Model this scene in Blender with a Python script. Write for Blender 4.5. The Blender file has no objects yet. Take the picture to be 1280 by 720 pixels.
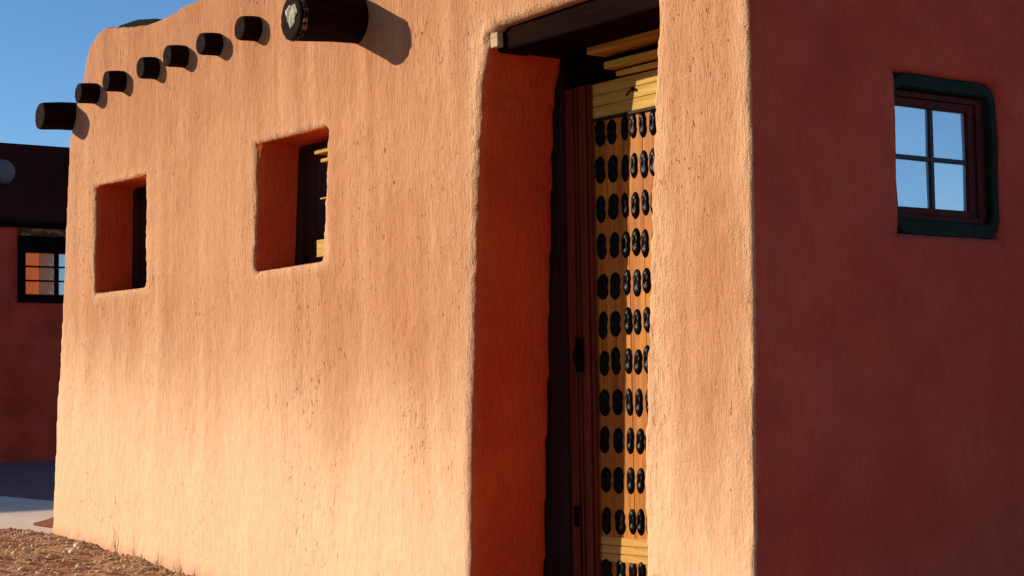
import bpy, bmesh, math, random
import numpy as np
from mathutils import Vector, Matrix, noise
random.seed(7)
rad = math.radians
S = bpy.context.scene
COL = S.collection

# ------------------------------------------------------------------ render / camera
S.view_settings.view_transform = 'Standard'
S.view_settings.look = 'None'
S.view_settings.gamma = 1.0
S.view_settings.use_curve_mapping = False
S.view_settings.exposure = 0.47
S.cycles.use_denoising = True
S.cycles.max_bounces = 8
S.cycles.diffuse_bounces = 4

A, P, R = rad(36.0), rad(3.6), rad(-0.9)
fw = Vector((-math.cos(A)*math.cos(P), math.sin(A)*math.cos(P), math.sin(P)))
r0 = fw.cross(Vector((0, 0, 1))).normalized()
u0 = r0.cross(fw)
rv = r0*math.cos(R) + u0*math.sin(R)
uv = rv.cross(fw)
cam = bpy.data.objects.new('camera', bpy.data.cameras.new('camera'))
COL.objects.link(cam)
m = Matrix((rv, uv, -fw)).transposed().to_4x4()
m.translation = Vector((0, -6.0, 0.93))
cam.matrix_world = m
cam.data.sensor_width = 36
cam.data.lens = 2270/1280*36
cam.data.clip_start = 0.05
cam.data.clip_end = 2000
S.camera = cam

# ------------------------------------------------------------------ light
SUN = Vector((1.05, 1.0, -0.40)).normalized()       # travel direction
elev = math.asin(-SUN.z)
azim = math.atan2(-SUN.x, -SUN.y)
W = bpy.data.worlds.new('World'); S.world = W; W.use_nodes = True
wn = W.node_tree; wn.nodes.clear()
wo = wn.nodes.new('ShaderNodeOutputWorld'); bg = wn.nodes.new('ShaderNodeBackground')
sk = wn.nodes.new('ShaderNodeTexSky'); sk.sky_type = 'NISHITA'; sk.sun_disc = False
sk.sun_elevation = elev; sk.sun_rotation = azim % (2*math.pi)
sk.altitude = 2500; sk.air_density = 1.0; sk.dust_density = 0.0; sk.ozone_density = 3.0
bg.inputs['Strength'].default_value = 0.105
hs = wn.nodes.new('ShaderNodeHueSaturation'); hs.inputs['Saturation'].default_value = 1.12
wn.links.new(sk.outputs[0], hs.inputs['Color']); wn.links.new(hs.outputs[0], bg.inputs[0]); wn.links.new(bg.outputs[0], wo.inputs[0])
sl = bpy.data.lights.new('sun', 'SUN'); sl.energy = 5.0; sl.angle = rad(0.5); sl.color = (1.0, 0.83, 0.62)
so = bpy.data.objects.new('sun', sl); COL.objects.link(so)
so.rotation_euler = SUN.to_track_quat('-Z', 'Y').to_euler()
so.location = (-20, -20, 12)

# ------------------------------------------------------------------ node helper
class NT:
    def __init__(s, name):
        s.m = bpy.data.materials.new(name); s.m.use_nodes = True
        s.t = s.m.node_tree; s.t.nodes.clear()
        s.out = s.t.nodes.new('ShaderNodeOutputMaterial')
        s.b = s.t.nodes.new('ShaderNodeBsdfPrincipled')
        s.t.links.new(s.b.outputs[0], s.out.inputs[0])
    def lk(s, a, b):
        s.t.links.new(a, b)
    def setin(s, n, key, v):
        if v is None: return
        if hasattr(v, 'links') or isinstance(v, bpy.types.NodeSocket): s.lk(v, n.inputs[key])
        else: n.inputs[key].default_value = v
    def pos(s):
        return s.t.nodes.new('ShaderNodeNewGeometry').outputs['Position']
    def obj(s):
        return s.t.nodes.new('ShaderNodeTexCoord').outputs['Object']
    def mp(s, v, sc=(1, 1, 1), loc=(0, 0, 0), rot=(0, 0, 0)):
        n = s.t.nodes.new('ShaderNodeMapping'); s.lk(v, n.inputs[0])
        n.inputs['Location'].default_value = loc; n.inputs['Rotation'].default_value = rot
        n.inputs['Scale'].default_value = sc
        return n.outputs[0]
    def noise(s, v, scale, detail=4, rough=.55, dist=0):
        n = s.t.nodes.new('ShaderNodeTexNoise'); s.lk(v, n.inputs['Vector'])
        n.inputs['Scale'].default_value = scale; n.inputs['Detail'].default_value = detail
        n.inputs['Roughness'].default_value = rough; n.inputs['Distortion'].default_value = dist
        return n.outputs[0]
    def vor(s, v, scale, feat='F1'):
        n = s.t.nodes.new('ShaderNodeTexVoronoi'); s.lk(v, n.inputs['Vector']); n.feature = feat
        n.inputs['Scale'].default_value = scale
        return n.outputs['Distance']
    def ramp(s, f, a, b, lo=0.0, hi=1.0, smooth=True):
        n = s.t.nodes.new('ShaderNodeMapRange'); s.lk(f, n.inputs[0])
        n.interpolation_type = 'SMOOTHSTEP' if smooth else 'LINEAR'
        n.inputs[1].default_value = a; n.inputs[2].default_value = b
        n.inputs[3].default_value = lo; n.inputs[4].default_value = hi
        return n.outputs[0]
    def math(s, op, a, b=0.0, c=None):
        n = s.t.nodes.new('ShaderNodeMath'); n.operation = op
        s.setin(n, 0, a); s.setin(n, 1, b)
        if c is not None: s.setin(n, 2, c)
        return n.outputs[0]
    def sep(s, v):
        n = s.t.nodes.new('ShaderNodeSeparateXYZ'); s.lk(v, n.inputs[0]); return n.outputs
    def mix(s, f, a, b, mode='MIX'):
        n = s.t.nodes.new('ShaderNodeMix'); n.data_type = 'RGBA'; n.blend_type = mode
        s.setin(n, 0, f)
        for k, v in ((6, a), (7, b)):
            if isinstance(v, tuple): v = (*v[:3], 1)
            s.setin(n, k, v)
        return n.outputs[2]
    def bump(s, h, st, dist=.01, nrm=None):
        n = s.t.nodes.new('ShaderNodeBump')
        s.setin(n, 'Strength', st); n.inputs['Distance'].default_value = dist
        s.lk(h, n.inputs['Height'])
        if nrm is not None: s.lk(nrm, n.inputs['Normal'])
        return n.outputs[0]
    def fin(s, col=None, rough=None, nrm=None, spec=None, metal=None):
        for k, v in (('Base Color', col), ('Roughness', rough), ('Normal', nrm), ('Specular IOR Level', spec), ('Metallic', metal)):
            if v is None: continue
            if isinstance(v, tuple): v = (*v[:3], 1)
            s.setin(s.b, k, v)
        return s.m

def mat_plaster():
    n = NT('adobe_plaster'); p = n.pos(); X, Y, Z = n.sep(p)
    ns = n.noise
    # hand trowelled colour: broad mottling, vertical rain streaks, paler lower band
    big = ns(n.mp(p, (.55, .55, .8)), 1.0, 5, .6)
    streak = ns(n.mp(p, (5.0, 5.0, .35)), 1.0, 5, .6)
    fine = ns(n.mp(p, (46, 46, 11)), 1.0, 4, .65)
    col = n.mix(n.ramp(big, .35, .68), (.49, .250, .128), (.44, .205, .098))
    col = n.mix(n.ramp(streak, .40, .72, 0, .55), col, (.62, .345, .185))
    col = n.mix(n.ramp(streak, .44, .28, 0, .28), col, (.38, .150, .062))
    edge = n.math('ADD', Z, n.math('MULTIPLY', n.math('SUBTRACT', ns(n.mp(p, (2.2, 2.2, .5)), 1.0, 7, .7), .5), 1.7))
    edge = n.math('ADD', edge, n.math('MULTIPLY', n.math('ADD', X, 11.0), .10))
    low = n.ramp(edge, 1.65, .15)
    col = n.mix(n.math('MULTIPLY', low, .78), col, (.77, .52, .33))
    # warm shade put into the colour: orange-red reveals, mauve-red side elevation
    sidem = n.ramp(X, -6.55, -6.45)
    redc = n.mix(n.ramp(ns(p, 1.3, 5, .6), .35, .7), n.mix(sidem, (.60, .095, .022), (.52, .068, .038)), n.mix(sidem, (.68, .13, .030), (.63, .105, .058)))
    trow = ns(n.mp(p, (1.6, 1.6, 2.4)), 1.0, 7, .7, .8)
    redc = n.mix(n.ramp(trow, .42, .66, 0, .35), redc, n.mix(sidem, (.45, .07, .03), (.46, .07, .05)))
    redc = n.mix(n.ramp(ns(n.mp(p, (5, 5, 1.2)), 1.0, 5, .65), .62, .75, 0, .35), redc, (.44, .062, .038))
    at = n.t.nodes.new('ShaderNodeAttribute'); at.attribute_name = 'shade_red'
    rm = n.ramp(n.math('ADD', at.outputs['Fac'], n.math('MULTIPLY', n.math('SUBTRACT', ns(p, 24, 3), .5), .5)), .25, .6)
    ae = n.t.nodes.new('ShaderNodeAttribute'); ae.attribute_name = 'arris'
    arr = n.math('MULTIPLY', ae.outputs['Fac'], n.ramp(ns(n.mp(p, (9, 9, 2.2)), 1.0, 5, .65), .3, .6, .35, 1))
    col = n.mix(n.math('MULTIPLY', arr, .6), col, (.74, .46, .27))
    # pits: small vertical chips, gathered in patches
    patch = ns(n.mp(p, (1.1, 1.1, 1.0), (3.1, 0, 1.7)), 1.0, 5, .65)
    chip = ns(n.mp(p, (52, 52, 19), (1, 2, 3)), 1.0, 3, .6, .4)
    chip2 = ns(n.mp(p, (24, 24, 11), (5, 1, 3)), 1.0, 3, .65, .5)
    dens = n.ramp(patch, .36, .64)
    dens = n.math('MULTIPLY', dens, n.ramp(rm, 0, 1, 1, .45))
    thr = n.math('MULTIPLY_ADD', dens, -.13, .76)
    pit = n.math('MULTIPLY', n.math('SUBTRACT', chip, thr), 16.0)
    thr2 = n.math('MULTIPLY_ADD', dens, -.10, .79)
    pit2 = n.math('MULTIPLY', n.math('SUBTRACT', chip2, thr2), 16.0)
    pits = n.math('MAXIMUM', pit, pit2)
    pits = n.math('MINIMUM', n.math('MAXIMUM', pits, 0.0), 1.0)
    pits = n.math('MULTIPLY', pits, n.ramp(low, 0, 1, 1, .7))
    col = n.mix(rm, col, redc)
    col = n.mix(n.math('MULTIPLY', pits, .85), col, n.mix(1.0, col, (.45, .36, .32), 'MULTIPLY'))
    col = n.mix(n.ramp(fine, .32, .60, .26, 0), col, n.mix(1.0, col, (.62, .52, .46), 'MULTIPLY'))
    # browner weather stain that comes down unevenly from the parapet
    st_ = n.math('ADD', Z, n.math('MULTIPLY', n.math('SUBTRACT', ns(n.mp(p, (2.6, 2.6, .35)), 1.0, 6, .65), .5), 3.2))
    col = n.mix(n.math('MULTIPLY', n.ramp(st_, 2.6, 4.0, 0, .55), n.math('SUBTRACT', 1.0, rm)), col, n.mix(1.0, col, (.68, .55, .48), 'MULTIPLY'))
    foot = n.math('ADD', n.math('MULTIPLY_ADD', n.math('ADD', X, 15.0), .07, n.math('ADD', Z, .14)), n.math('MULTIPLY', n.math('SUBTRACT', ns(n.mp(p, (6, 6, 3)), 1.0, 6, .7), .5), .35))
    col = n.mix(n.ramp(foot, .14, -.02, 0, .55), col, (.40, .20, .10))
    # bumps
    g = ns(p, 95, 3, .6)
    mid = ns(n.mp(p, (17, 17, 6)), 1.0, 4, .6)
    nodnorm = n.t.nodes.new('ShaderNodeNewGeometry')
    NX, NY, NZ = n.sep(nodnorm.outputs['True Normal'])
    flat = n.ramp(n.math('ABSOLUTE', NY), .80, .985)
    rough_edge = n.math('ADD', n.math('MULTIPLY_ADD', n.math('SUBTRACT', 1.0, flat), .8, .8), n.math('MULTIPLY', ae.outputs['Fac'], .3))
    smooth = n.math('SUBTRACT', 1.0, n.math('MULTIPLY', n.math('MULTIPLY', low, flat), .6))
    st = n.math('MULTIPLY', rough_edge, smooth)
    st = n.math('MULTIPLY', st, n.ramp(rm, 0, 1, 1, .55))
    h = n.math('ADD', n.math('MULTIPLY', fine, .6), n.math('MULTIPLY', g, .4))
    nr = n.bump(h, st, .020)
    nr = n.bump(mid, .34, .022, nr)
    nr = n.bump(trow, .5, .03, nr)
    nr = n.bump(n.math('SUBTRACT', 1.0, pits), .9, .012, nr)
    return n.fin(col, .93, nr, .15)

def mat_wood(name, c1, c2, sc=(1, 1, 1), rough=.75, grain=.35, axis='Z', bump=.35, spec=.2):
    n = NT(name); o = n.obj()
    s = {'Z': (26, 26, 1.3), 'X': (1.3, 26, 26), 'Y': (26, 1.3, 26)}[axis]
    g = n.noise(n.mp(o, s), 1.0, 6, .65, .6)
    v = n.noise(o, 2.5, 3)
    col = n.mix(n.ramp(g, .32, .7), c1, c2)
    col = n.mix(n.ramp(v, .35, .7, 0, .35), col, tuple(a*.65 for a in c1))
    knot = n.vor(n.mp(o, tuple(a*.16 for a in s)), 1.6)
    col = n.mix(n.ramp(knot, .12, .04, 0, .7), col, tuple(a*.3 for a in c1))
    return n.fin(col, rough, n.bump(g, bump, .006), spec)

def mat_simple(name, c, rough=.7, metal=0.0, nscale=30, var=.25, bump=.2, spec=.3, dist=.004):
    n = NT(name); o = n.obj(); f = n.noise(o, nscale, 5, .6)
    col = n.mix(n.ramp(f, .3, .7), tuple(a*(1-var) for a in c), tuple(min(1, a*(1+var)) for a in c))
    return n.fin(col, rough, n.bump(f, bump, dist), spec, metal)

def mat_ground(name, c1, c2, sc, b, bd):
    n = NT(name); p = n.pos()
    f = n.noise(p, sc, 8, .65); g = n.noise(p, .7, 4)
    col = n.mix(n.ramp(f, .35, .68), c1, c2)
    col = n.mix(n.ramp(g, .35, .7, 0, .4), col, tuple(a*.75 for a in c1))
    return n.fin(col, .95, n.bump(f, b, bd), .1)

M = {}
M['plaster'] = mat_plaster()
M['pale_wood'] = mat_wood('door_pine', (.28, .078, .008), (.52, .22, .028), axis='Z', rough=.55, spec=.1)
M['rail_wood'] = mat_wood('rail_pine', (.42, .19, .03), (.56, .36, .09), axis='X', rough=.55, spec=.1)
M['head_wood'] = mat_wood('head_board_pine', (.36, .20, .025), (.55, .37, .075), axis='X', rough=.6, spec=.1)
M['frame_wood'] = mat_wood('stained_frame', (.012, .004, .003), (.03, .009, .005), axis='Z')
M['stile_wood'] = mat_wood('stained_stile', (.075, .012, .005), (.15, .028, .010), axis='Z', rough=.5)
M['wedge'] = mat_wood('weathered_wedge', (.30, .20, .10), (.62, .50, .30), axis='X', rough=.8, bump=.7)
M['beam'] = mat_wood('creosoted_beam', (.004, .0015, .0012), (.018, .005, .0035), axis='Y', rough=.9, spec=.08, bump=.8)
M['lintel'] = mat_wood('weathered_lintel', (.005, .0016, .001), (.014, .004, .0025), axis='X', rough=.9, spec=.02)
M['iron'] = mat_simple('black_iron', (.003, .002, .002), .30, 0.0, 45, .3, .9, .05)
M['green'] = mat_simple('green_paint', (.0045, .015, .0085), .7, 0, 18, .3, .3, .15)
M['sash'] = mat_simple('oxblood_paint', (.065, .008, .005), .6, 0, 22, .4, .35, .12)
M['muntin'] = mat_simple('dark_muntin_paint', (.02, .012, .012), .5, 0, 22, .3, .25)
M['shutter'] = mat_wood('window_board', (.02, .008, .005), (.045, .018, .010), axis='Z')
M['dirt'] = mat_ground('red_dirt', (.40, .20, .09), (.60, .35, .18), 26, .9, .03)
M['lot'] = mat_ground('trodden_red_dirt', (.40, .20, .09), (.56, .32, .17), 3, .3, .02)
M['mound'] = mat_ground('dark_dirt', (.20, .06, .03), (.27, .09, .045), 20, .6, .03)
M['pave'] = mat_ground('pale_concrete', (.80, .68, .50), (.88, .77, .58), 9, .15, .01)
M['path'] = mat_ground('earth_path', (.24, .12, .11), (.32, .165, .14), 6, .3, .01)
M['gravel'] = mat_ground('gravel_stone', (.42, .25, .13), (.76, .56, .38), 9, .3, .01)
M['rock'] = mat_simple('pale_rock', (.58, .44, .31), .8, 0, 12, .2, .5)
M['straw'] = mat_simple('dry_straw', (.42, .27, .10), .8, 0, 12, .3, .2)
M['bgred'] = mat_simple('red_house_plaster', (.52, .062, .030), .95, 0, 1.5, .2, .4, .1)
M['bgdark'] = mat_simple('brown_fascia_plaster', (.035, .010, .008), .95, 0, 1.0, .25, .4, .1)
M['black'] = mat_simple('black_paint', (.005, .004, .004), .8, 0, 12, .3, .2, .03)
M['curtain'] = mat_simple('orange_curtain', (1.0, .36, .08), .9, 0, 5, .15, .1)
M['globe'] = mat_simple('grey_globe', (.13, .12, .125), .7, 0, 3, .06, .05)
M['roof'] = mat_simple('roof_felt', (.10, .08, .07), .95, 0, 6, .2, .3)
M['inside'] = mat_simple('dark_interior_plaster', (.05, .03, .025), .95, 0, 3, .1, .1)

def mat_glass(name, tint, gl, rough, gc=(.92, .97, 1, 1)):
    n = NT(name); o = n.obj()
    f = n.noise(n.mp(o, (1, 1, 1)), 3.0, 3); h = n.noise(o, 7, 3)
    t = n.t
    base = n.mix(n.ramp(f, .35, .7), tuple(a*.92 for a in tint), tint)
    n.fin(base, .6, None, .3)
    gls = t.nodes.new('ShaderNodeBsdfGlossy'); gls.inputs['Roughness'].default_value = rough
    gls.inputs['Color'].default_value = gc
    n.lk(n.bump(h, .06, .01), gls.inputs['Normal'])
    mx = t.nodes.new('ShaderNodeMixShader'); mx.inputs[0].default_value = gl
    n.lk(n.b.outputs[0], mx.inputs[1]); n.lk(gls.outputs[0], mx.inputs[2]); n.lk(mx.outputs[0], n.out.inputs[0])
    return n.m
M['glass'] = mat_glass('old_window_glass', (.33, .56, .74), .40, .04)
M['glass_dark'] = mat_glass('dark_window_glass', (.02, .02, .025), .22, .05)
M['glass_orange_reflect'] = mat_glass('orange_reflection_glass', (.55, .16, .05), .55, .03, (1, .50, .32, 1))  # orange reflection tinted into the base and gloss colours
M['glass_blue'] = mat_glass('bluish_window_glass', (.06, .08, .20), .35, .05)  # blue of the reflected sky put into the base tint

# ------------------------------------------------------------------ object helpers
def tag(o, label=None, cat=None, group=None, kind=None):
    if label: o['label'] = label
    if cat: o['category'] = cat
    if group: o['group'] = group
    if kind: o['kind'] = kind
    return o
def empty(name, loc, label, cat, group=None):
    o = bpy.data.objects.new(name, None); COL.objects.link(o); o.location = loc
    o.empty_display_size = .2
    return tag(o, label, cat, group)
def wloc(o):
    v = Vector(o.location)
    while o.parent: o = o.parent; v += Vector(o.location)
    return v
def link(name, me, mat, parent=None, loc=None, smooth=False):
    """mesh in world coordinates -> object whose origin is loc (default: box centre)"""
    o = bpy.data.objects.new(name, me); COL.objects.link(o)
    if loc is None:
        n = len(me.vertices); a = np.empty(n*3); me.vertices.foreach_get('co', a); a = a.reshape(-1, 3)
        loc = Vector(((a.min(0)+a.max(0))/2).tolist())
    loc = Vector(loc)
    me.transform(Matrix.Translation(-loc))
    if parent: o.parent = parent; o.location = loc - wloc(parent)
    else: o.location = loc
    if mat: me.materials.append(M[mat])
    if smooth: me.polygons.foreach_set('use_smooth', [True]*len(me.polygons))
    return o
class MB:
    def __init__(s): s.b = bmesh.new()
    def box(s, x0, x1, y0, y1, z0, z1, bev=.006, seg=2):
        t = bmesh.new(); bmesh.ops.create_cube(t, size=1)
        for v in t.verts:
            v.co = Vector((x0+(v.co.x+.5)*(x1-x0), y0+(v.co.y+.5)*(y1-y0), z0+(v.co.z+.5)*(z1-z0)))
        if bev: bmesh.ops.bevel(t, geom=t.edges[:], offset=min(bev, abs(x1-x0)*.4, abs(y1-y0)*.4, abs(z1-z0)*.4), segments=seg, affect='EDGES', profile=.6)
        return s.add(t)
    def add(s, t):
        me = bpy.data.meshes.new('t'); t.to_mesh(me); t.free(); s.b.from_mesh(me); bpy.data.meshes.remove(me); return s
    def prism(s, pts, y0, y1, bev=0):
        t = bmesh.new(); vs = [t.verts.new((x, y0, z)) for x, z in pts]; f = t.faces.new(vs)
        r = bmesh.ops.extrude_face_region(t, geom=[f])
        for v in r['geom']:
            if isinstance(v, bmesh.types.BMVert): v.co.y = y1
        bmesh.ops.recalc_face_normals(t, faces=t.faces[:])
        if bev: bmesh.ops.bevel(t, geom=t.edges[:], offset=bev, segments=2, affect='EDGES')
        return s.add(t)
    def mesh(s, name):
        me = bpy.data.meshes.new(name); bmesh.ops.recalc_face_normals(s.b, faces=s.b.faces[:]); s.b.to_mesh(me); s.b.free(); return me
    def build(s, name, mat, parent=None, loc=None, smooth=False):
        return link(name, s.mesh(name), mat, parent, loc, smooth)

def bake(me, mods):
    """apply modifiers through the depsgraph; returns a plain mesh"""
    o = bpy.data.objects.new('tmp', me); COL.objects.link(o); extra = []
    for kind, kw in mods:
        md = o.modifiers.new(kind, kind)
        for k, v in kw.items():
            if isinstance(v, bpy.types.Mesh):
                q = bpy.data.objects.new('cut', v); COL.objects.link(q); extra.append(q); v = q
            setattr(md, k, v)
    dg = bpy.context.evaluated_depsgraph_get()
    out = bpy.data.meshes.new_from_object(o.evaluated_get(dg))
    for q in [o]+extra:
        d = q.data; bpy.data.objects.remove(q)
        if d.users == 0: bpy.data.meshes.remove(d)
    out.materials.clear()
    return out

def displace(me, fn):
    n = len(me.vertices); a = np.empty(n*3, np.float32); me.vertices.foreach_get('co', a)
    a = a.reshape(-1, 3); b = fn(a.astype(np.float64)); me.vertices.foreach_set('co', b.astype(np.float32).ravel()); me.update()

def vn(a, s, seed=0, oct=3):
    """cheap smooth value noise, vectorised"""
    tot = np.zeros(len(a)); amp = 1; f = s
    for o in range(oct):
        q = a*f + seed*7.13 + o*3.7
        i = np.floor(q).astype(np.int64); t = q - i; t = t*t*(3-2*t)
        acc = 0
        for dx in (0, 1):
            for dy in (0, 1):
                for dz in (0, 1):
                    h = ((i[:, 0]+dx)*374761393 + (i[:, 1]+dy)*668265263 + (i[:, 2]+dz)*2147483647 + seed*144665) & 0xffffffff
                    h = ((h ^ (h >> 13))*1274126177) & 0xffffffff
                    h = (h ^ (h >> 16)) & 0xffff
                    w = (t[:, 0] if dx else 1-t[:, 0])*(t[:, 1] if dy else 1-t[:, 1])*(t[:, 2] if dz else 1-t[:, 2])
                    acc = acc + w*(h/32767.5-1)
        tot += acc*amp; amp *= .5; f *= 2.1
    return tot

# ------------------------------------------------------------------ the adobe building
XC = -6.30                                        # side elevation plane
house = empty('adobe_building', (-10.6, .3, -.35), 'sunlit tan adobe building with protruding dark beams, deep doorway and red shaded side', 'building')
wall_pts = [(-15.06, -.75), (-15.01, -.14), (-14.925, 1.0), (-14.80, 1.69), (-14.72, 2.47), (-14.63, 3.18), (-14.50, 3.50), (-14.36, 3.70), (-14.32, 3.84), (-14.25, 3.94),
            (-14.20, 3.98), (-14.05, 4.045), (-13.85, 4.05), (-13.5, 4.00), (-13.14, 3.955), (-12.8, 3.945), (-12.3, 3.97), (-11.2, 4.01), (-9.8, 4.05), (-8.4, 4.03), (-7.2, 4.06),
            (-6.45, 4.04), (-6.30, 3.9), (-6.28, 2.8), (-6.30, 1.45), (-6.34, .1), (-6.38, -.75)]
w = MB(); w.prism(wall_pts, 0, .55)
front = w.mesh('f')
side = MB().box(-6.78, XC-.005, .40, 7.0, -.75, 3.98, bev=0).mesh('s')
left = MB().box(-15.03, -14.6, .40, 1.6, -.75, 3.3, bev=0).mesh('l')
door_pts = [(-8.80, -1.2), (-8.709, .024), (-8.626, 1.41), (-8.58, 2.2), (-8.53, 2.75), (-8.44, 3.05), (-8.36, 3.085), (-7.63, 3.10), (-6.95, 3.09), (-6.955, 2.96), (-7.03, 2.15), (-7.125, .93), (-7.145, .06), (-7.18, -1.2)]
dcut = MB().prism(door_pts, -1, .8).mesh('d')
w1 = MB().prism([(-14.083, 2.765), (-13.115, 2.735), (-13.155, 1.875), (-14.119, 1.885)], -1, 1.2).mesh('a')
w2 = MB().prism([(-11.265, 2.770), (-10.309, 2.755), (-10.405, 1.885), (-11.345, 1.872)], -1, 1.2).mesh('b')
w3 = MB().box(-7.5, -5.5, 1.035, 1.845, 1.765, 2.60, bev=0).mesh('c')
mods = [('BOOLEAN', dict(operation='UNION', object=side)), ('BOOLEAN', dict(operation='UNION', object=left))]
mods += [('BOOLEAN', dict(operation='DIFFERENCE', object=q)) for q in (dcut, w1, w2, w3)]
mods += [('REMESH', dict(mode='VOXEL', voxel_size=.022)), ('SMOOTH', dict(factor=.5, iterations=4))]
wm = bake(front, mods)
def wall_disp(a):
    o = a.copy()
    big = vn(a*np.array([1, 1, .8]), .9, 3, 3)
    med = vn(a, 6.0, 5, 2)
    small = vn(a, 26.0, 9, 2)
    d = .012*big + .0035*med + .0016*small
    # crumbly arrises round the openings
    def near(x0, x1, z0, z1):
        dx = np.maximum(np.maximum(x0-a[:, 0], a[:, 0]-x1), 0); dz = np.maximum(np.maximum(z0-a[:, 2], a[:, 2]-z1), 0)
        return np.exp(-((dx*dx+dz*dz)/.0030))*(a[:, 1] < .09)
    e = near(-14.11, -13.13, 1.88, 2.76)+near(-11.31, -10.36, 1.88, 2.76)+near(-8.62, -6.98, -1, 3.08)
    d = d + e*.006*vn(a, 40, 21, 2) - e*.004
    fr = (a[:, 1] < .3)
    o[:, 1] -= np.where(fr, d, -d*(a[:, 0] < -6.9))
    sd = a[:, 0] > -6.5
    o[:, 0] += np.where(sd, d*.9, 0)
    o[:, 0] += np.where(a[:, 0] < -14.5, .004*vn(a, 7, 31, 2), 0)
    o[:, 2] += np.where(a[:, 2] > 3.9, .02*vn(a, 1.4, 41, 3), 0)
    jamb = fr & (a[:, 1] > .03)
    o[:, 0] += np.where(jamb, .004*vn(a, 8, 51, 2), 0)
    # shallow plaster swelling under the middle window
    return o
def add_attr(me, name, vals):
    at_ = me.attributes.new(name, 'FLOAT', 'POINT'); at_.data.foreach_set('value', vals.astype(np.float32))
nv = len(wm.vertices); av = np.empty(nv*3, np.float32); wm.vertices.foreach_get('co', av); av = av.reshape(-1, 3)
def round_edge(u, v, r_):
    m_ = (u < r_) & (v < r_) & (u > -.03) & (v > -.03)
    cu, cv = r_-u, r_-v; L_ = np.sqrt(cu*cu+cv*cv)+1e-9; k_ = np.where(L_ > r_, r_/L_, 1.0)
    return np.where(m_, r_-cu*k_, u)-u, np.where(m_, r_-cv*k_, v)-v
a_ = av.astype(np.float64)
dz_ = np.array([q[1] for q in door_pts[:6]]); dx_ = np.array([q[0] for q in door_pts[:6]])
def apply_round(a, axis, sign, edge, rng, r_):
    u = sign*(edge-a[:, axis]); du, dv = round_edge(u, a[:, 1], r_)
    a[:, axis] -= sign*du*rng; a[:, 1] += dv*rng
X_, Z_ = a_[:, 0].copy(), a_[:, 2].copy()
apply_round(a_, 0, 1, np.interp(Z_, dz_, dx_), (X_ < -8.0)*(X_ > -9.2)*(Z_ < 3.04), .065)
apply_round(a_, 2, -1, np.interp(X_, [-8.44, -8.36, -6.9], [3.05, 3.085, 3.10]), (X_ > -8.5)*(X_ < -6.95)*(Z_ > 3.0)*(Z_ < 3.4), .055)
apply_round(a_, 0, 1, XC+.012, (X_ > -6.6)*1.0, .045)
for (x0_, x1_, z0_, z1_) in ((-14.10, -13.13, 1.88, 2.75), (-11.305, -10.35, 1.88, 2.762)):
    apply_round(a_, 0, 1, x0_, (X_ < x0_+.1)*(X_ > x0_-.2)*(Z_ < z1_+.02)*(Z_ > z0_-.02), .045)
    apply_round(a_, 2, -1, z1_, (X_ > x0_-.02)*(X_ < x1_+.02)*(Z_ > z1_-.1)*(Z_ < z1_+.2), .045)
av = a_.astype(np.float32); wm.vertices.foreach_set('co', av.ravel()); wm.update()
def side_round(axis, sign, edge, rng, r_):
    u = sign*(a_[:, axis]-edge); du, dv = round_edge(u, (XC-.005)-a_[:, 0], r_)
    a_[:, axis] += sign*du*rng; a_[:, 0] -= dv*rng
Y_ = a_[:, 1].copy(); sd_ = (X_ > -6.5)*1.0
side_round(2, 1, 2.60, sd_*(Y_ > .98)*(Y_ < 1.9)*(Z_ > 2.5)*(Z_ < 2.8), .06)
side_round(2, -1, 1.765, sd_*(Y_ > .98)*(Y_ < 1.9)*(Z_ < 1.85)*(Z_ > 1.6), .05)
side_round(1, 1, 1.845, sd_*(Z_ > 1.72)*(Z_ < 2.65)*(Y_ > 1.78)*(Y_ < 2.0), .06)
av = a_.astype(np.float32); wm.vertices.foreach_set('co', av.ravel()); wm.update()
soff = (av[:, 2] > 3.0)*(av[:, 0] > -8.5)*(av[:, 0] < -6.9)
add_attr(wm, 'shade_red', np.clip((av[:, 1]-.006-.10*soff)/.022, 0, 1))  # painted shade tint starts where the rounded edges turn from the sun
def nearbox(a, x0, x1, z0, z1, r_):
    dx = np.maximum(np.maximum(x0-a[:, 0], a[:, 0]-x1), 0); dz = np.maximum(np.maximum(z0-a[:, 2], a[:, 2]-z1), 0)
    return np.exp(-((dx*dx+dz*dz)/(r_*r_)))
ar_ = np.maximum.reduce([nearbox(av, -14.11, -13.13, 1.88, 2.76, .05), nearbox(av, -11.31, -10.36, 1.88, 2.76, .05), nearbox(av, -8.62, -6.98, -1, 3.08, .09),
                         np.exp(-((av[:, 0]-XC)/.09)**2), np.exp(-((av[:, 0]+14.85)/.25)**2)*.6])
add_attr(wm, 'arris', ar_)
displace(wm, wall_disp)
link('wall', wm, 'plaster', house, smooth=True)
MB().box(-14.95, -6.5, 6.72, 7.2, -.75, 3.9, .05).box(-15.0, -14.55, 1.58, 6.74, -.75, 3.88, .05).build('rear_wall', 'plaster', house)
MB().box(-14.6, -6.7, .5, 6.8, 3.35, 3.6, .0).build('roof', 'roof', house)
MB().box(-14.7, -6.6, 2.2, 2.35, -.6, 3.36, .0).build('inner_partition', 'inside', house)
# unseen tall block, added so its sunlit wall reflects in the far panes
MB().box(-14.9, -8.0, 9.0, 16.95, -.75, 7.2, .08, 3).box(-14.7, -7.9, 7.21, 9.05, -.75, 3.7, .05).build('reflection_block', 'plaster', house)
# thin dark roof flashing that shows over the left shoulder
MB().prism([(-14.12, 3.9), (-14.05, 4.045), (-13.85, 4.08), (-13.5, 4.065), (-13.15, 4.01), (-12.95, 3.93), (-12.95, 3.85), (-14.1, 3.85)], .10, .46, .012).build('flashing', 'black', house)

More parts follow.
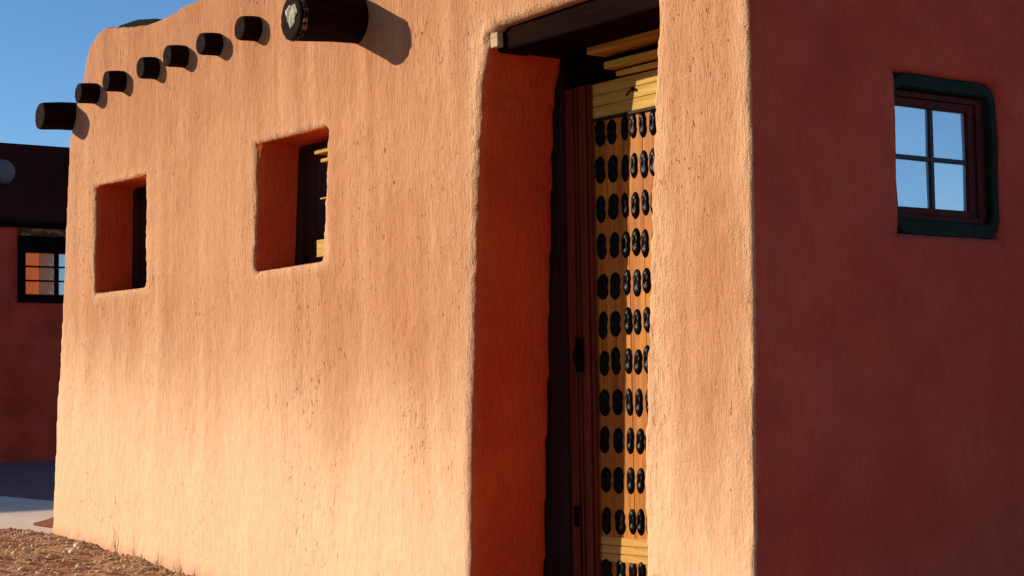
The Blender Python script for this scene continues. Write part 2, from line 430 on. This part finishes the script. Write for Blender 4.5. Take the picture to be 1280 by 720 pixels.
# beams ---------------------------------------------------------
def viga(x, z, rd, L, seed, big=False):
    rnd = random.Random(seed); t = bmesh.new(); N = 28
    droop = .035*L/.15*.4 if not big else .05
    ys = [.2, -L*.35, -L*.7, -L+.022, -L+.006, -L]
    rr = [1.02, 1.0, .985, .97, .93, .80]
    rings = []
    for k, (y, q) in enumerate(zip(ys, rr)):
        ring = []
        for j in range(N):
            a = j/N*math.tau
            r_ = rd*q*(1+.025*math.sin(2*a+seed)+.012*math.sin(5*a+seed*2))
            ring.append(t.verts.new((x+r_*math.cos(a), y, z-droop*max(0, -y)/L + r_*math.sin(a))))
        rings.append(ring)
    for a, b in zip(rings, rings[1:]):
        for j in range(N): t.faces.new((a[j], a[(j+1) % N], b[(j+1) % N], b[j]))
    # end grain with radial checks
    prev = rings[-1]
    for q in (.62, .42, .2):
        ring = [t.verts.new((x+(v.co.x-x)*q/.8*1.0, -L+(.012 if (j*7+seed) % 9 == 0 and q < .6 else 0.002*rnd.random()), z-droop+(v.co.z-z+droop)*q/.8)) for j, v in enumerate(rings[-1])]
        for j in range(N): t.faces.new((prev[j], prev[(j+1) % N], ring[(j+1) % N], ring[j]))
        prev = ring
    t.faces.new(prev)
    bmesh.ops.recalc_face_normals(t, faces=t.faces[:])
    me = bpy.data.meshes.new('viga'); t.to_mesh(me); t.free()
    o = link('viga', me, 'beam', house, (x, 0, z), True)
    return o, droop
for i, (x, z, rd, L) in enumerate([(-11.28, 3.586, .089, .13), (-11.87, 3.577, .085, .14), (-12.43, 3.579, .085, .14), (-12.94, 3.570, .085, .125),
                                   (-13.56, 3.563, .083, .14), (-14.10, 3.544, .084, .15), (-14.61, 3.424, .119, .28)]):
    viga(x, z, rd, L, i+1)
bigv, dr = viga(-9.90, 3.405, .145, .49, 11, True)
# weathered pale heartwood and split sapwood ring on the big beam's end
def mat_heart():
    n = NT('weathered_heartwood'); o = n.obj()
    f = n.noise(n.mp(o, (40, 40, 14)), 1.0, 5, .7)
    return n.fin(n.mix(n.ramp(f, .35, .62), (.07, .06, .045), (.40, .40, .32)), .9, n.bump(f, .9, .01), .1)
M['heart'] = mat_heart()
t = bmesh.new(); N = 26; c = Vector((-9.885, -.494, 3.372)); ring = []
for j in range(N):
    a = j/N*math.tau; r_ = .066*(1+.16*math.sin(3*a)+.1*math.sin(7*a+1))
    ring.append(t.verts.new(c+Vector((r_*math.cos(a), 0, r_*1.05*math.sin(a)))))
mid_ = t.verts.new(c+Vector((0, -.008, 0)))
bk = [t.verts.new(v.co+Vector((0, .02, 0))) for v in ring]
for j in range(N):
    t.faces.new((ring[j], ring[(j+1) % N], mid_)); t.faces.new((ring[j], bk[j], bk[(j+1) % N], ring[(j+1) % N]))
me = bpy.data.meshes.new('heartwood'); t.to_mesh(me); t.free()
link('heartwood', me, 'heart', bigv)
def mat_band():
    n = NT('split_bark'); o = n.obj(); f = n.noise(n.mp(o, (30, 10, 30)), 1.0, 5, .7)
    return n.fin(n.mix(n.ramp(f, .5, .62), (.015, .008, .006), (.30, .16, .09)), .9, n.bump(f, .9, .01), .1)
M['band'] = mat_band()
t = bmesh.new(); N = 40; rg = []
for (y, q) in ((-.47, 1.0), (-.476, 1.03), (-.452, 1.035), (-.44, 1.0)):
    rg.append([t.verts.new((-9.90+.141*q*math.cos(j/N*math.tau)*(1+.02*math.sin(9*j)), y+.006*math.sin(j*2.3), 3.358+.141*q*math.sin(j/N*math.tau)*(1+.02*math.sin(9*j)))) for j in range(N)])
for a, b in zip(rg, rg[1:]):
    for j in range(N): t.faces.new((a[j], a[(j+1) % N], b[(j+1) % N], b[j]))
me = bpy.data.meshes.new('bark_ring'); t.to_mesh(me); t.free()
link('bark_ring', me, 'band', bigv, smooth=True)

# doorway lintel ------------------------------------------------
lm = MB()
lm.box(-8.80, -6.75, .075, .30, 2.955, 3.22, .02, 3)
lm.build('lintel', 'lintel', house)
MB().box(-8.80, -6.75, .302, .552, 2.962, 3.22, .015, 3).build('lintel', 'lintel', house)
MB().box(-8.478, -8.405, .030, .073, 2.975, 3.062, .006).build('lintel_wedge', 'wedge', house)

# door frame ----------------------------------------------------
fr = MB()
fr.box(-8.86, -8.50, .56, .70, -.5, 3.30, .01)          # near jamb
fr.box(-7.30, -6.70, .56, .70, -.5, 3.30, .01)          # far jamb, behind the pier
fr.build('door_frame', 'frame_wood', house)
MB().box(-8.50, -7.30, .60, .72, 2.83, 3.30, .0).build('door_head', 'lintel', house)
for (y, z0, z1, xs_) in ((.46, 2.922, 2.976, -8.125), (.52, 2.832, 2.874, -8.045), (.57, 2.789, 2.820, -8.0)):
    MB().box(xs_, -7.0, y, .605, z0, z1, .008).build('head_moulding', 'head_wood', house)

# door ----------------------------------------------------------
YD = .62
dd = MB(); zs = [2.579, 2.650, 2.716, 2.786]
leaf = MB()
for i in range(9):                                     # vertical boards, pale in the lit part
    x0 = -8.495+i*.1325
    leaf.box(x0+.0015, x0+.1310, YD, YD+.045, -.35, 2.572, .004)
door = leaf.build('door', 'pale_wood', house)
for k, (a, b) in enumerate(zip(zs, zs[1:])):
    MB().box(-8.495, -7.31, YD-.008, YD+.03, a+.0012, b-.0012, .004).build('head_board', 'head_wood', door)
MB().box(-8.495, -7.31, YD-.02, YD+.02, 2.560, 2.5775, .003).build('drip_strip', 'frame_wood', door)
for (a, b) in ((.010, .052), (.056, .100), (.104, .150)):
    MB().box(-8.30, -7.31, YD-.007, YD+.012, a, b, .004).build('rail_board', 'rail_wood', door)
MB().box(-8.497, -8.262, YD-.024, YD-.0215, -.35, 2.785, .001).box(-8.497, -8.425, YD-.040, YD-.0245, -.35, 2.785, .008).box(-8.402, -8.388, YD-.034, YD-.0245, -.35, 2.785, .005).build('stile', 'stile_wood', door)
MB().box(-8.365, -8.300, YD-.044, YD-.0245, -.35, 2.785, .010).box(-8.284, -8.268, YD-.032, YD-.0245, -.35, 2.785, .005).build('stile', 'stile_wood', door)

def stud_mesh(seed):
    """hand forged hourglass boss: two domes joined by a waist"""
    rnd = random.Random(seed); t = bmesh.new(); N, K = 22, 5
    H, Wd = .079, .037
    prev = None; rings = []
    for k in range(K+1):
        q = 1-k/K
        dy = -.016*math.sqrt(max(0, 1-q*q)) if k < K else -.016
        if k >= K-1: dy = -.010 if k == K-1 else -.006
        ring = []
        for j in range(N):
            a = j/N*math.tau
            zz = math.sin(a); xx = math.cos(a)
            zz = math.copysign(abs(zz)**.72, zz)
            wx = Wd*(1-.22*math.exp(-(zz*1.0/.24)**2))
            ring.append(t.verts.new((xx*wx*max(q, .04)*(1+.03*rnd.random()), dy*(1+.10*math.cos(zz*5)), zz*H*max(q, .04)**.8)))
        rings.append(ring)
    for a, b in zip(rings, rings[1:]):
        for j in range(N): t.faces.new((a[j], a[(j+1) % N], b[(j+1) % N], b[j]))
    t.faces.new(rings[-1])
    bmesh.ops.recalc_face_normals(t, faces=t.faces[:])
    me = bpy.data.meshes.new('stud'); t.to_mesh(me); t.free()
    me.polygons.foreach_set('use_smooth', [True]*len(me.polygons)); me.materials.append(M['iron'])
    return me
smeshes = [stud_mesh(s) for s in range(9)]
dl = wloc(door)
rows = [2.490, 2.267, 2.043, 1.820, 1.597, 1.375, 1.153, .923, .697, .472, .242, -.050]
cols = [-8.215, -8.100, -7.990, -7.905, -7.820, -7.732, -7.646, -7.560]
for r_ in rows:
    for ci_, c_ in enumerate(cols):
        o = bpy.data.objects.new('stud', random.choice(smeshes)); COL.objects.link(o); o.parent = door
        o.location = Vector((c_+random.uniform(-.006, .006), YD-.0005, r_+random.uniform(-.008, .008)))-dl
        o.rotation_euler = (0, random.uniform(-.09, .09), 0)
        o.scale = (random.uniform(.86, 1.06)*(1.38 if ci_ < 2 else 1.0), random.uniform(.8, 1.2), random.uniform(.92, 1.04))
# bent nail in the head boards
def tube(t, pts, rd, N=8):
    rings = []
    for i, p in enumerate(pts):
        p = Vector(p); d = (Vector(pts[min(i+1, len(pts)-1)])-Vector(pts[max(i-1, 0)])).normalized()
        s_ = d.orthogonal().normalized(); q_ = d.cross(s_); r_ = rd[i] if isinstance(rd, (list, tuple)) else rd
        rings.append([t.verts.new(p+s_*r_*math.cos(j/N*math.tau)+q_*r_*math.sin(j/N*math.tau)) for j in range(N)])
    for a, b in zip(rings, rings[1:]):
        for j in range(N): t.faces.new((a[j], a[(j+1) % N], b[(j+1) % N], b[j]))
    t.faces.new(rings[0]); t.faces.new(rings[-1])
def tubes(name, lst, mat, parent=None, loc=None):
    t = bmesh.new()
    for pts, r_ in lst: tube(t, pts, r_)
    bmesh.ops.recalc_face_normals(t, faces=t.faces[:])
    me = bpy.data.meshes.new(name); t.to_mesh(me); t.free()
    return link(name, me, mat, parent, loc, True)
tubes('bent_nail', [([(-7.955, YD-.010, 2.672), (-7.92, YD-.016, 2.695), (-7.885, YD-.018, 2.700)], .004), ([(-7.885, YD-.006, 2.700), (-7.885, YD-.030, 2.700)], .011)], 'iron', door)
# latch with ring pull and lower keyhole plate
hd = MB(); hd.box(-8.415, -8.345, YD-.056, YD-.0445, 1.10, 1.30, .006)
handle = hd.build('handle', 'iron', door)
rp = []
for k in range(17):
    a = k/16*math.tau; rp.append((-8.378+.034*math.cos(a), YD-.072, 1.185+.04*math.sin(a)))
tubes('ring_pull', [(rp, .006), ([(-8.378, YD-.045, 1.228), (-8.378, YD-.087, 1.228)], .012)], 'iron', door)
MB().box(-8.46, -8.42, YD-.052, YD-.0405, .20, .32, .012, 3).build('keyhole_plate', 'iron', door)

# two deep windows in the front wall ------------------------------
def deep_window(x0, x1, z0, z1, lit):
    yb = .33
    fm = MB()
    fm.box(x0-.12, x0+.085, yb, yb+.10, z0-.1, z1+.1, .008)
    fm.box(x1-.06, x1+.12, yb, yb+.10, z0-.1, z1+.1, .008)
    fm.box(x0+.086, x1-.061, yb, yb+.10, z0-.1, z0+.03, .008)
    fm.box(x0+.086, x1-.061, yb, yb+.10, z1-.04, z1+.1, .008)
    w_ = fm.build('window', 'shutter', house)
    n = 6; W_ = (x1-x0-.15)/n
    bd = MB()
    for i in range(n): bd.box(x0+.088+i*W_, x0+.084+(i+1)*W_, yb+.05, yb+.085, z0+.032, z1-.042, .004)
    bd.build('shutter', 'shutter', w_)
    if lit:  # pale pieces cut short so that only the sunlit ends show
        MB().box(-10.90, x1-.065, yb-.085, yb+.049, z1-.128, z1-.098, .006).build('head_moulding', 'head_wood', w_)
        MB().box(-10.885, x1-.065, yb-.045, yb+.049, z1-.183, z1-.157, .006).build('head_moulding', 'head_wood', w_)
        MB().box(-10.965, x1-.065, yb-.005, yb+.049, z0+.50, z0+.512, .004).build('shutter_rail', 'head_wood', w_)
        MB().box(-11.02, x1-.065, yb-.010, yb+.049, z0+.10, z0+.22, .006).build('shutter_rail', 'head_wood', w_)
deep_window(-14.12, -13.12, 1.86, 2.78, False)
deep_window(-11.33, -10.33, 1.86, 2.79, True)

# small green framed window in the side elevation ------------------
X0 = XC
def ring_mesh(y0, y1, z0, z1, iy0, iy1, iz0, iz1, xf, xb, seed):
    """one-piece rounded surround, slightly uneven like hand planed timber"""
    rnd = random.Random(seed); N = 72; t = bmesh.new()
    def sup(a, cy, cz, hy, hz, n):
        c, s_ = math.cos(a), math.sin(a)
        k = (abs(c)**n+abs(s_)**n)**(-1/n)
        return cy+hy*k*c, cz+hz*k*s_
    oc = ((y0+y1)/2, (z0+z1)/2, (y1-y0)/2, (z1-z0)/2); ic = ((iy0+iy1)/2, (iz0+iz1)/2, (iy1-iy0)/2, (iz1-iz0)/2)
    loops = [[] for _ in range(6)]
    for k in range(N):
        a = (k+.5)/N*math.tau; w_ = .004*math.sin(3*a+1)+.003*math.sin(7*a)+rnd.uniform(-.0008, .0008)
        oy, oz = sup(a, *oc, 9); iy, iz = sup(a, *ic, 40)
        dy, dz = iy-oy, iz-oz; L_ = math.hypot(dy, dz)+1e-6; dy /= L_; dz /= L_
        prof = [(oy, oz, xb), (oy, oz, xf-.016+w_), (oy+dy*.012, oz+dz*.012, xf+w_), (iy-dy*.010, iz-dz*.010, xf+w_), (iy, iz, xf-.012+w_), (iy, iz, xb)]
        for q, (yy, zz, xx) in enumerate(prof): loops[q].append(t.verts.new((xx, yy, zz)))
    for a, b in zip(loops, loops[1:]+loops[:1]):
        for k in range(N): t.faces.new((a[k], a[(k+1) % N], b[(k+1) % N], b[k]))
    bmesh.ops.recalc_face_normals(t, faces=t.faces[:])
    me = bpy.data.meshes.new('window'); t.to_mesh(me); t.free(); return me
swo = link('window', ring_mesh(1.022, 1.858, 1.752, 2.605, 1.055, 1.802, 1.842, 2.523, X0-.030, X0-.26, 5), 'green', house)
fx = X0-.092
sf = MB()
sf.box(fx-.06, fx+.006, 1.057, 1.078, 1.843, 2.519, .005)
sf.box(fx-.06, fx+.020, 1.735, 1.797, 1.843, 2.519, .006)
sf.box(fx-.06, fx+.020, 1.079, 1.734, 2.487, 2.519, .006)
sf.box(fx-.06, fx+.020, 1.079, 1.734, 1.843, 1.873, .006)
sf.build('frame', 'sash', swo)
sf = MB()
sf.box(fx-.05, fx+.002, 1.079, 1.104, 1.874, 2.486, .004)
sf.box(fx-.05, fx+.006, 1.680, 1.734, 1.874, 2.486, .005)
sf.box(fx-.05, fx+.006, 1.105, 1.679, 2.443, 2.486, .005)
sf.box(fx-.05, fx+.006, 1.105, 1.679, 1.874, 1.912, .005)
sf.build('sash', 'sash', swo)
sf = MB()
sf.box(fx-.030, fx-.002, 1.388, 1.414, 1.913, 2.442, .003)
sf.box(fx-.030, fx-.004, 1.105, 1.387, 2.163, 2.187, .003)
sf.box(fx-.030, fx-.004, 1.415, 1.679, 2.163, 2.187, .003)
sf.build('muntins', 'muntin', swo)
for (a, b) in ((1.105, 1.3875), (1.4145, 1.679)):
    for (c_, d_) in ((1.913, 2.1625), (2.1875, 2.442)):
        q = MB().box(fx-.024, fx-.018, a, b, c_, d_, 0).build('pane', 'glass', swo)
        q.rotation_euler = (random.uniform(-.004, .004), random.uniform(-.010, .010), random.uniform(-.012, .012))

# ------------------------------------------------------------------ house in the background
XB = -36.0; GZ = -.19
bh = empty('shaded_house', (XB-4, 2, GZ), 'dark red two storey house in shade, flat roofed, with a black framed window', 'house')
MB().box(XB-8, XB, -22, 22, GZ-.3, 4.68, .03).build('wall', 'bgred', bh)
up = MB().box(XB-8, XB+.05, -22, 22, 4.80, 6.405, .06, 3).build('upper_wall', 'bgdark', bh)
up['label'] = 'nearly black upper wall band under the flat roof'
MB().box(XB-8.02, XB+.14, -22.1, 22.1, 4.682, 4.798, .02).build('ledge', 'black', bh)
wy0, wy1, wz0, wz1 = 7.63, 9.45, 3.13, 4.50
f = MB()
f.box(XB-.05, XB+.06, wy0, wy0+.155, wz0, wz1, .01)
f.box(XB-.05, XB+.06, wy1-.155, wy1, wz0, wz1, .01)
f.box(XB-.05, XB+.06, wy0+.156, wy1-.156, wz1-.33, wz1, .01)
f.box(XB-.05, XB+.06, wy0+.156, wy1-.156, wz0, wz0+.16, .01)
bw = f.build('window', 'black', bh)
f = MB()
PA, PB = wz0+.161, wz1-.331
H3 = (PB-PA)/3
for k in (1, 2): f.box(XB+.009, XB+.03, wy0+.157, wy1-.157, PA+k*H3-.018, PA+k*H3+.018, .004)
f.box(XB+.009, XB+.045, 8.42, 8.50, PA, PB, .004)
f.build('muntins', 'black', bw)
seg = [(wy0+.157, 8.09, 'glass_orange_reflect'), (8.10, 8.415, 'glass_dark'), (8.505, wy1-.157, 'glass_blue')]
for a, b, mt in seg:
    for k in range(3):
        MB().box(XB+.002, XB+.008, a, b, PA+k*H3+.019, PA+(k+1)*H3-.019, 0).build('pane', mt, bw)
def mat_lint():
    n = NT('peeling_lintel'); o = n.obj(); f = n.noise(n.mp(o, (3, 6, 9)), 1.0, 6, .7)
    return n.fin(n.mix(n.ramp(f, .48, .6), (.10, .03, .02), (.34, .17, .06)), .9, n.bump(f, .7, .02), .1)
M['plint'] = mat_lint()
MB().box(XB-.05, XB+.07, wy0+.02, wy1+.1, 4.503, 4.66, .02).build('lintel', 'plint', bh)
t = bmesh.new(); bmesh.ops.create_uvsphere(t, u_segments=28, v_segments=16, radius=.255)
for v in t.verts: v.co = Vector((XB+.28+v.co.x*.6, 7.215+v.co.y, 5.765+v.co.z))
me = bpy.data.meshes.new('lamp_globe'); t.to_mesh(me); t.free()
lg = link('wall_lamp', me, 'globe', bh, smooth=True)
MB().box(XB+.052, XB+.16, 7.10, 7.33, 5.65, 5.88, .02).build('lamp_bracket', 'black', lg)

# ------------------------------------------------------------------ ground
def gz(X, Y):
    """height of the dirt in front of the building"""
    z = np.interp(X, [-60, -16.5, -15.0, -14.2, -12.45, -11.0, -6], [-.20, -.155, -.145, -.192, -.305, -.40, -.42])
    return z
def grid(name, xs, ys, zf, mat):
    nx, ny = len(xs), len(ys); XX, YY = np.meshgrid(xs, ys, indexing='ij')
    Z = zf(XX.ravel(), YY.ravel())
    v = np.stack([XX.ravel(), YY.ravel(), Z], 1)
    fs = [(i*ny+j, (i+1)*ny+j, (i+1)*ny+j+1, i*ny+j+1) for i in range(nx-1) for j in range(ny-1)]
    me = bpy.data.meshes.new(name); me.from_pydata(v.tolist(), [], fs); me.update()
    return link(name, me, mat, None, (0, 0, 0), True)
def smoothg(n, a, b): return np.linspace(a, b, n)
far = [-600, -300, -150, -90, -60, -40, -30, -22, -18]
xs = np.array(far+list(smoothg(10, -16.5, -6))+[0, 8, 20, 60, 150, 300, 600])
ys = np.array([-600, -300, -100, -40, -20, -10, -6, -4, -2, -1, 0, 1, 2, 4, 8, 16, 40, 100, 300, 600])
def base(X, Y): return np.interp(X, [-600, -36, -15.5, -14.2, -12.4, -11, 600], [-.24, -.24, -.24, -.27, -.40, -.50, -.50])
tag(grid('ground', xs, ys, base, 'lot'), kind='structure')
def dirt(X, Y):
    a = np.stack([X, Y, X*0], 1)
    z = gz(X, Y)+.016*vn(a, 1.6, 61, 3)+.010*vn(a, 9, 62, 3)+.004*vn(a, 30, 63, 2)
    edge = np.clip(np.minimum((Y+3.8)/.6, (.22+.06*vn(a, 1.7, 64, 2)-Y)/.22), 0, 1)
    near = np.clip((X+17.9)/.5, 0, 1)
    e = edge*near
    # small ridge of soil drawn up against the wall
    z = z + .03*np.exp(-((Y+.12)/.16)**2)*(X > -15.1)*(.6+.5*vn(a, 2.2, 65, 2))*0.4
    return z - (1-e)*.16
tag(grid('dirt_verge', np.arange(-18.2, -6.5, .028), np.arange(-3.9, .30, .028), dirt, 'dirt'), kind='structure')
flat = lambda h: (lambda X, Y: X*0+h)
def slab(name, x0, x1, y0, y1, top, mat):
    return tag(MB().box(x0, x1, y0, y1, -.45, top, .012).build(name, mat, None, (0, 0, 0)), kind='structure')
slab('pavement', -35.99, -15.2, .02, 2.30, -.150, 'pave')
slab('path', -35.98, -15.2, 2.304, 14, -.118, 'path')
def mound(X, Y):
    a = np.stack([X, Y, X*0], 1)
    r2 = ((X+16.05)/1.05)**2+((Y-.95)/.55)**2
    return -.20+.27*np.exp(-r2*1.5)+.012*vn(a, 5, 71, 3)*np.exp(-r2)
tag(grid('dirt_mound', np.arange(-17.9, -15.10, .04), np.arange(-.1, 2.2, .04), mound, 'mound'), kind='structure')

t = bmesh.new(); bmesh.ops.create_icosphere(t, subdivisions=1, radius=1)
t.verts.ensure_lookup_table(); ICO = np.array([v.co[:] for v in t.verts]); ICF = np.array([[v.index for v in f.verts] for f in t.faces]); t.free()
rg_ = np.random.default_rng(3); NG = 9000
GX = -17.6+rg_.random(NG)*6.4; GY = .08-rg_.random(NG)**1.15*2.9
wl = (GY > -.02) & (GX > -15.1); GY[wl] = -.03-rg_.random(wl.sum())*.2
GS = np.minimum(.034, .006+rg_.exponential(.0055, NG))
GZz = dirt(GX, GY)+GS*.25
an = rg_.random(NG)*6.283; sc3 = np.stack([rg_.uniform(.7, 1.3, NG), rg_.uniform(.7, 1.3, NG), rg_.uniform(.4, .8, NG)], 1)
V = ICO[None]*(1+rg_.uniform(-.2, .2, (NG, 12, 1)))*sc3[:, None]*GS[:, None, None]
ca, sa = np.cos(an)[:, None], np.sin(an)[:, None]
VV = np.stack([V[..., 0]*ca-V[..., 1]*sa+GX[:, None], V[..., 0]*sa+V[..., 1]*ca+GY[:, None], V[..., 2]+GZz[:, None]], 2).reshape(-1, 3)
FF = (ICF[None]+12*np.arange(NG)[:, None, None]).reshape(-1, 3)
me = bpy.data.meshes.new('gravel'); me.from_pydata(VV.tolist(), [], FF.tolist()); me.update()
tag(link('gravel', me, 'gravel', None, (0, 0, 0)), 'loose pale and reddish gravel scattered over the dirt by the wall', 'gravel', None, 'stuff')

def rock(px, py, s, label, seed):
    rnd = random.Random(seed); t = bmesh.new(); bmesh.ops.create_icosphere(t, subdivisions=2, radius=s)
    z = float(dirt(np.array([px]), np.array([py]))[0])
    for v in t.verts:
        k = 1+.22*noise.noise(v.co*30+Vector((seed, 0, 0)))
        v.co = Vector((px+v.co.x*k*1.25, py+v.co.y*k, z+s*.45+v.co.z*k*.8))
    me = bpy.data.meshes.new('rock'); t.to_mesh(me); t.free()
    tag(link('rock', me, 'rock', None, (px, py, z)), label, 'rock')
rock(-14.06, -.17, .034, 'small white stone standing highest against the wall foot', 3)
rock(-13.78, -.33, .036, 'small pinkish stone lying just below the white stone', 8)

def weed(px, py, h, n, lean, label, seed):
    rnd = random.Random(seed); z = float(dirt(np.array([px]), np.array([py]))[0])-.01; t = bmesh.new()
    for k in range(n):
        lx = lean+rnd.uniform(-.25, .25); hh = h*rnd.uniform(.5, 1)
        p = [(px+rnd.uniform(-.012, .012), py+rnd.uniform(-.01, .01), z)]
        for q in (.3, .6, 1.0): p.append((px+lx*hh*q+rnd.uniform(-.006, .006), py+rnd.uniform(-.02, .02)*q, z+hh*q))
        tube(t, p, [.0035, .003, .0022, .0008], 6)
        if k % 2 == 0:
            b = p[1]; tube(t, [b, (b[0]-.03, b[1], b[2]+.03), (b[0]-.05, b[1]-.01, b[2]+.015)], [.002, .0018, .0006], 5)
    bmesh.ops.recalc_face_normals(t, faces=t.faces[:])
    me = bpy.data.meshes.new('dry_weed'); t.to_mesh(me); t.free()
    tag(link('dry_weed', me, 'straw', None, (px, py, z), True), label, 'weed', 'dry weeds along the wall foot')
weed(-13.47, -.10, .30, 3, .10, 'tallest dry weed stalk, forked, leaning against the wall foot', 1)
weed(-13.02, -.09, .14, 4, -.05, 'short tufted dry weed second from the left at the wall foot', 2)
weed(-12.72, -.09, .17, 2, .15, 'single thin dry stalk third from the left at the wall foot', 3)
weed(-12.36, -.08, .17, 3, .05, 'rightmost dry weed at the wall foot by the bottom edge', 4)
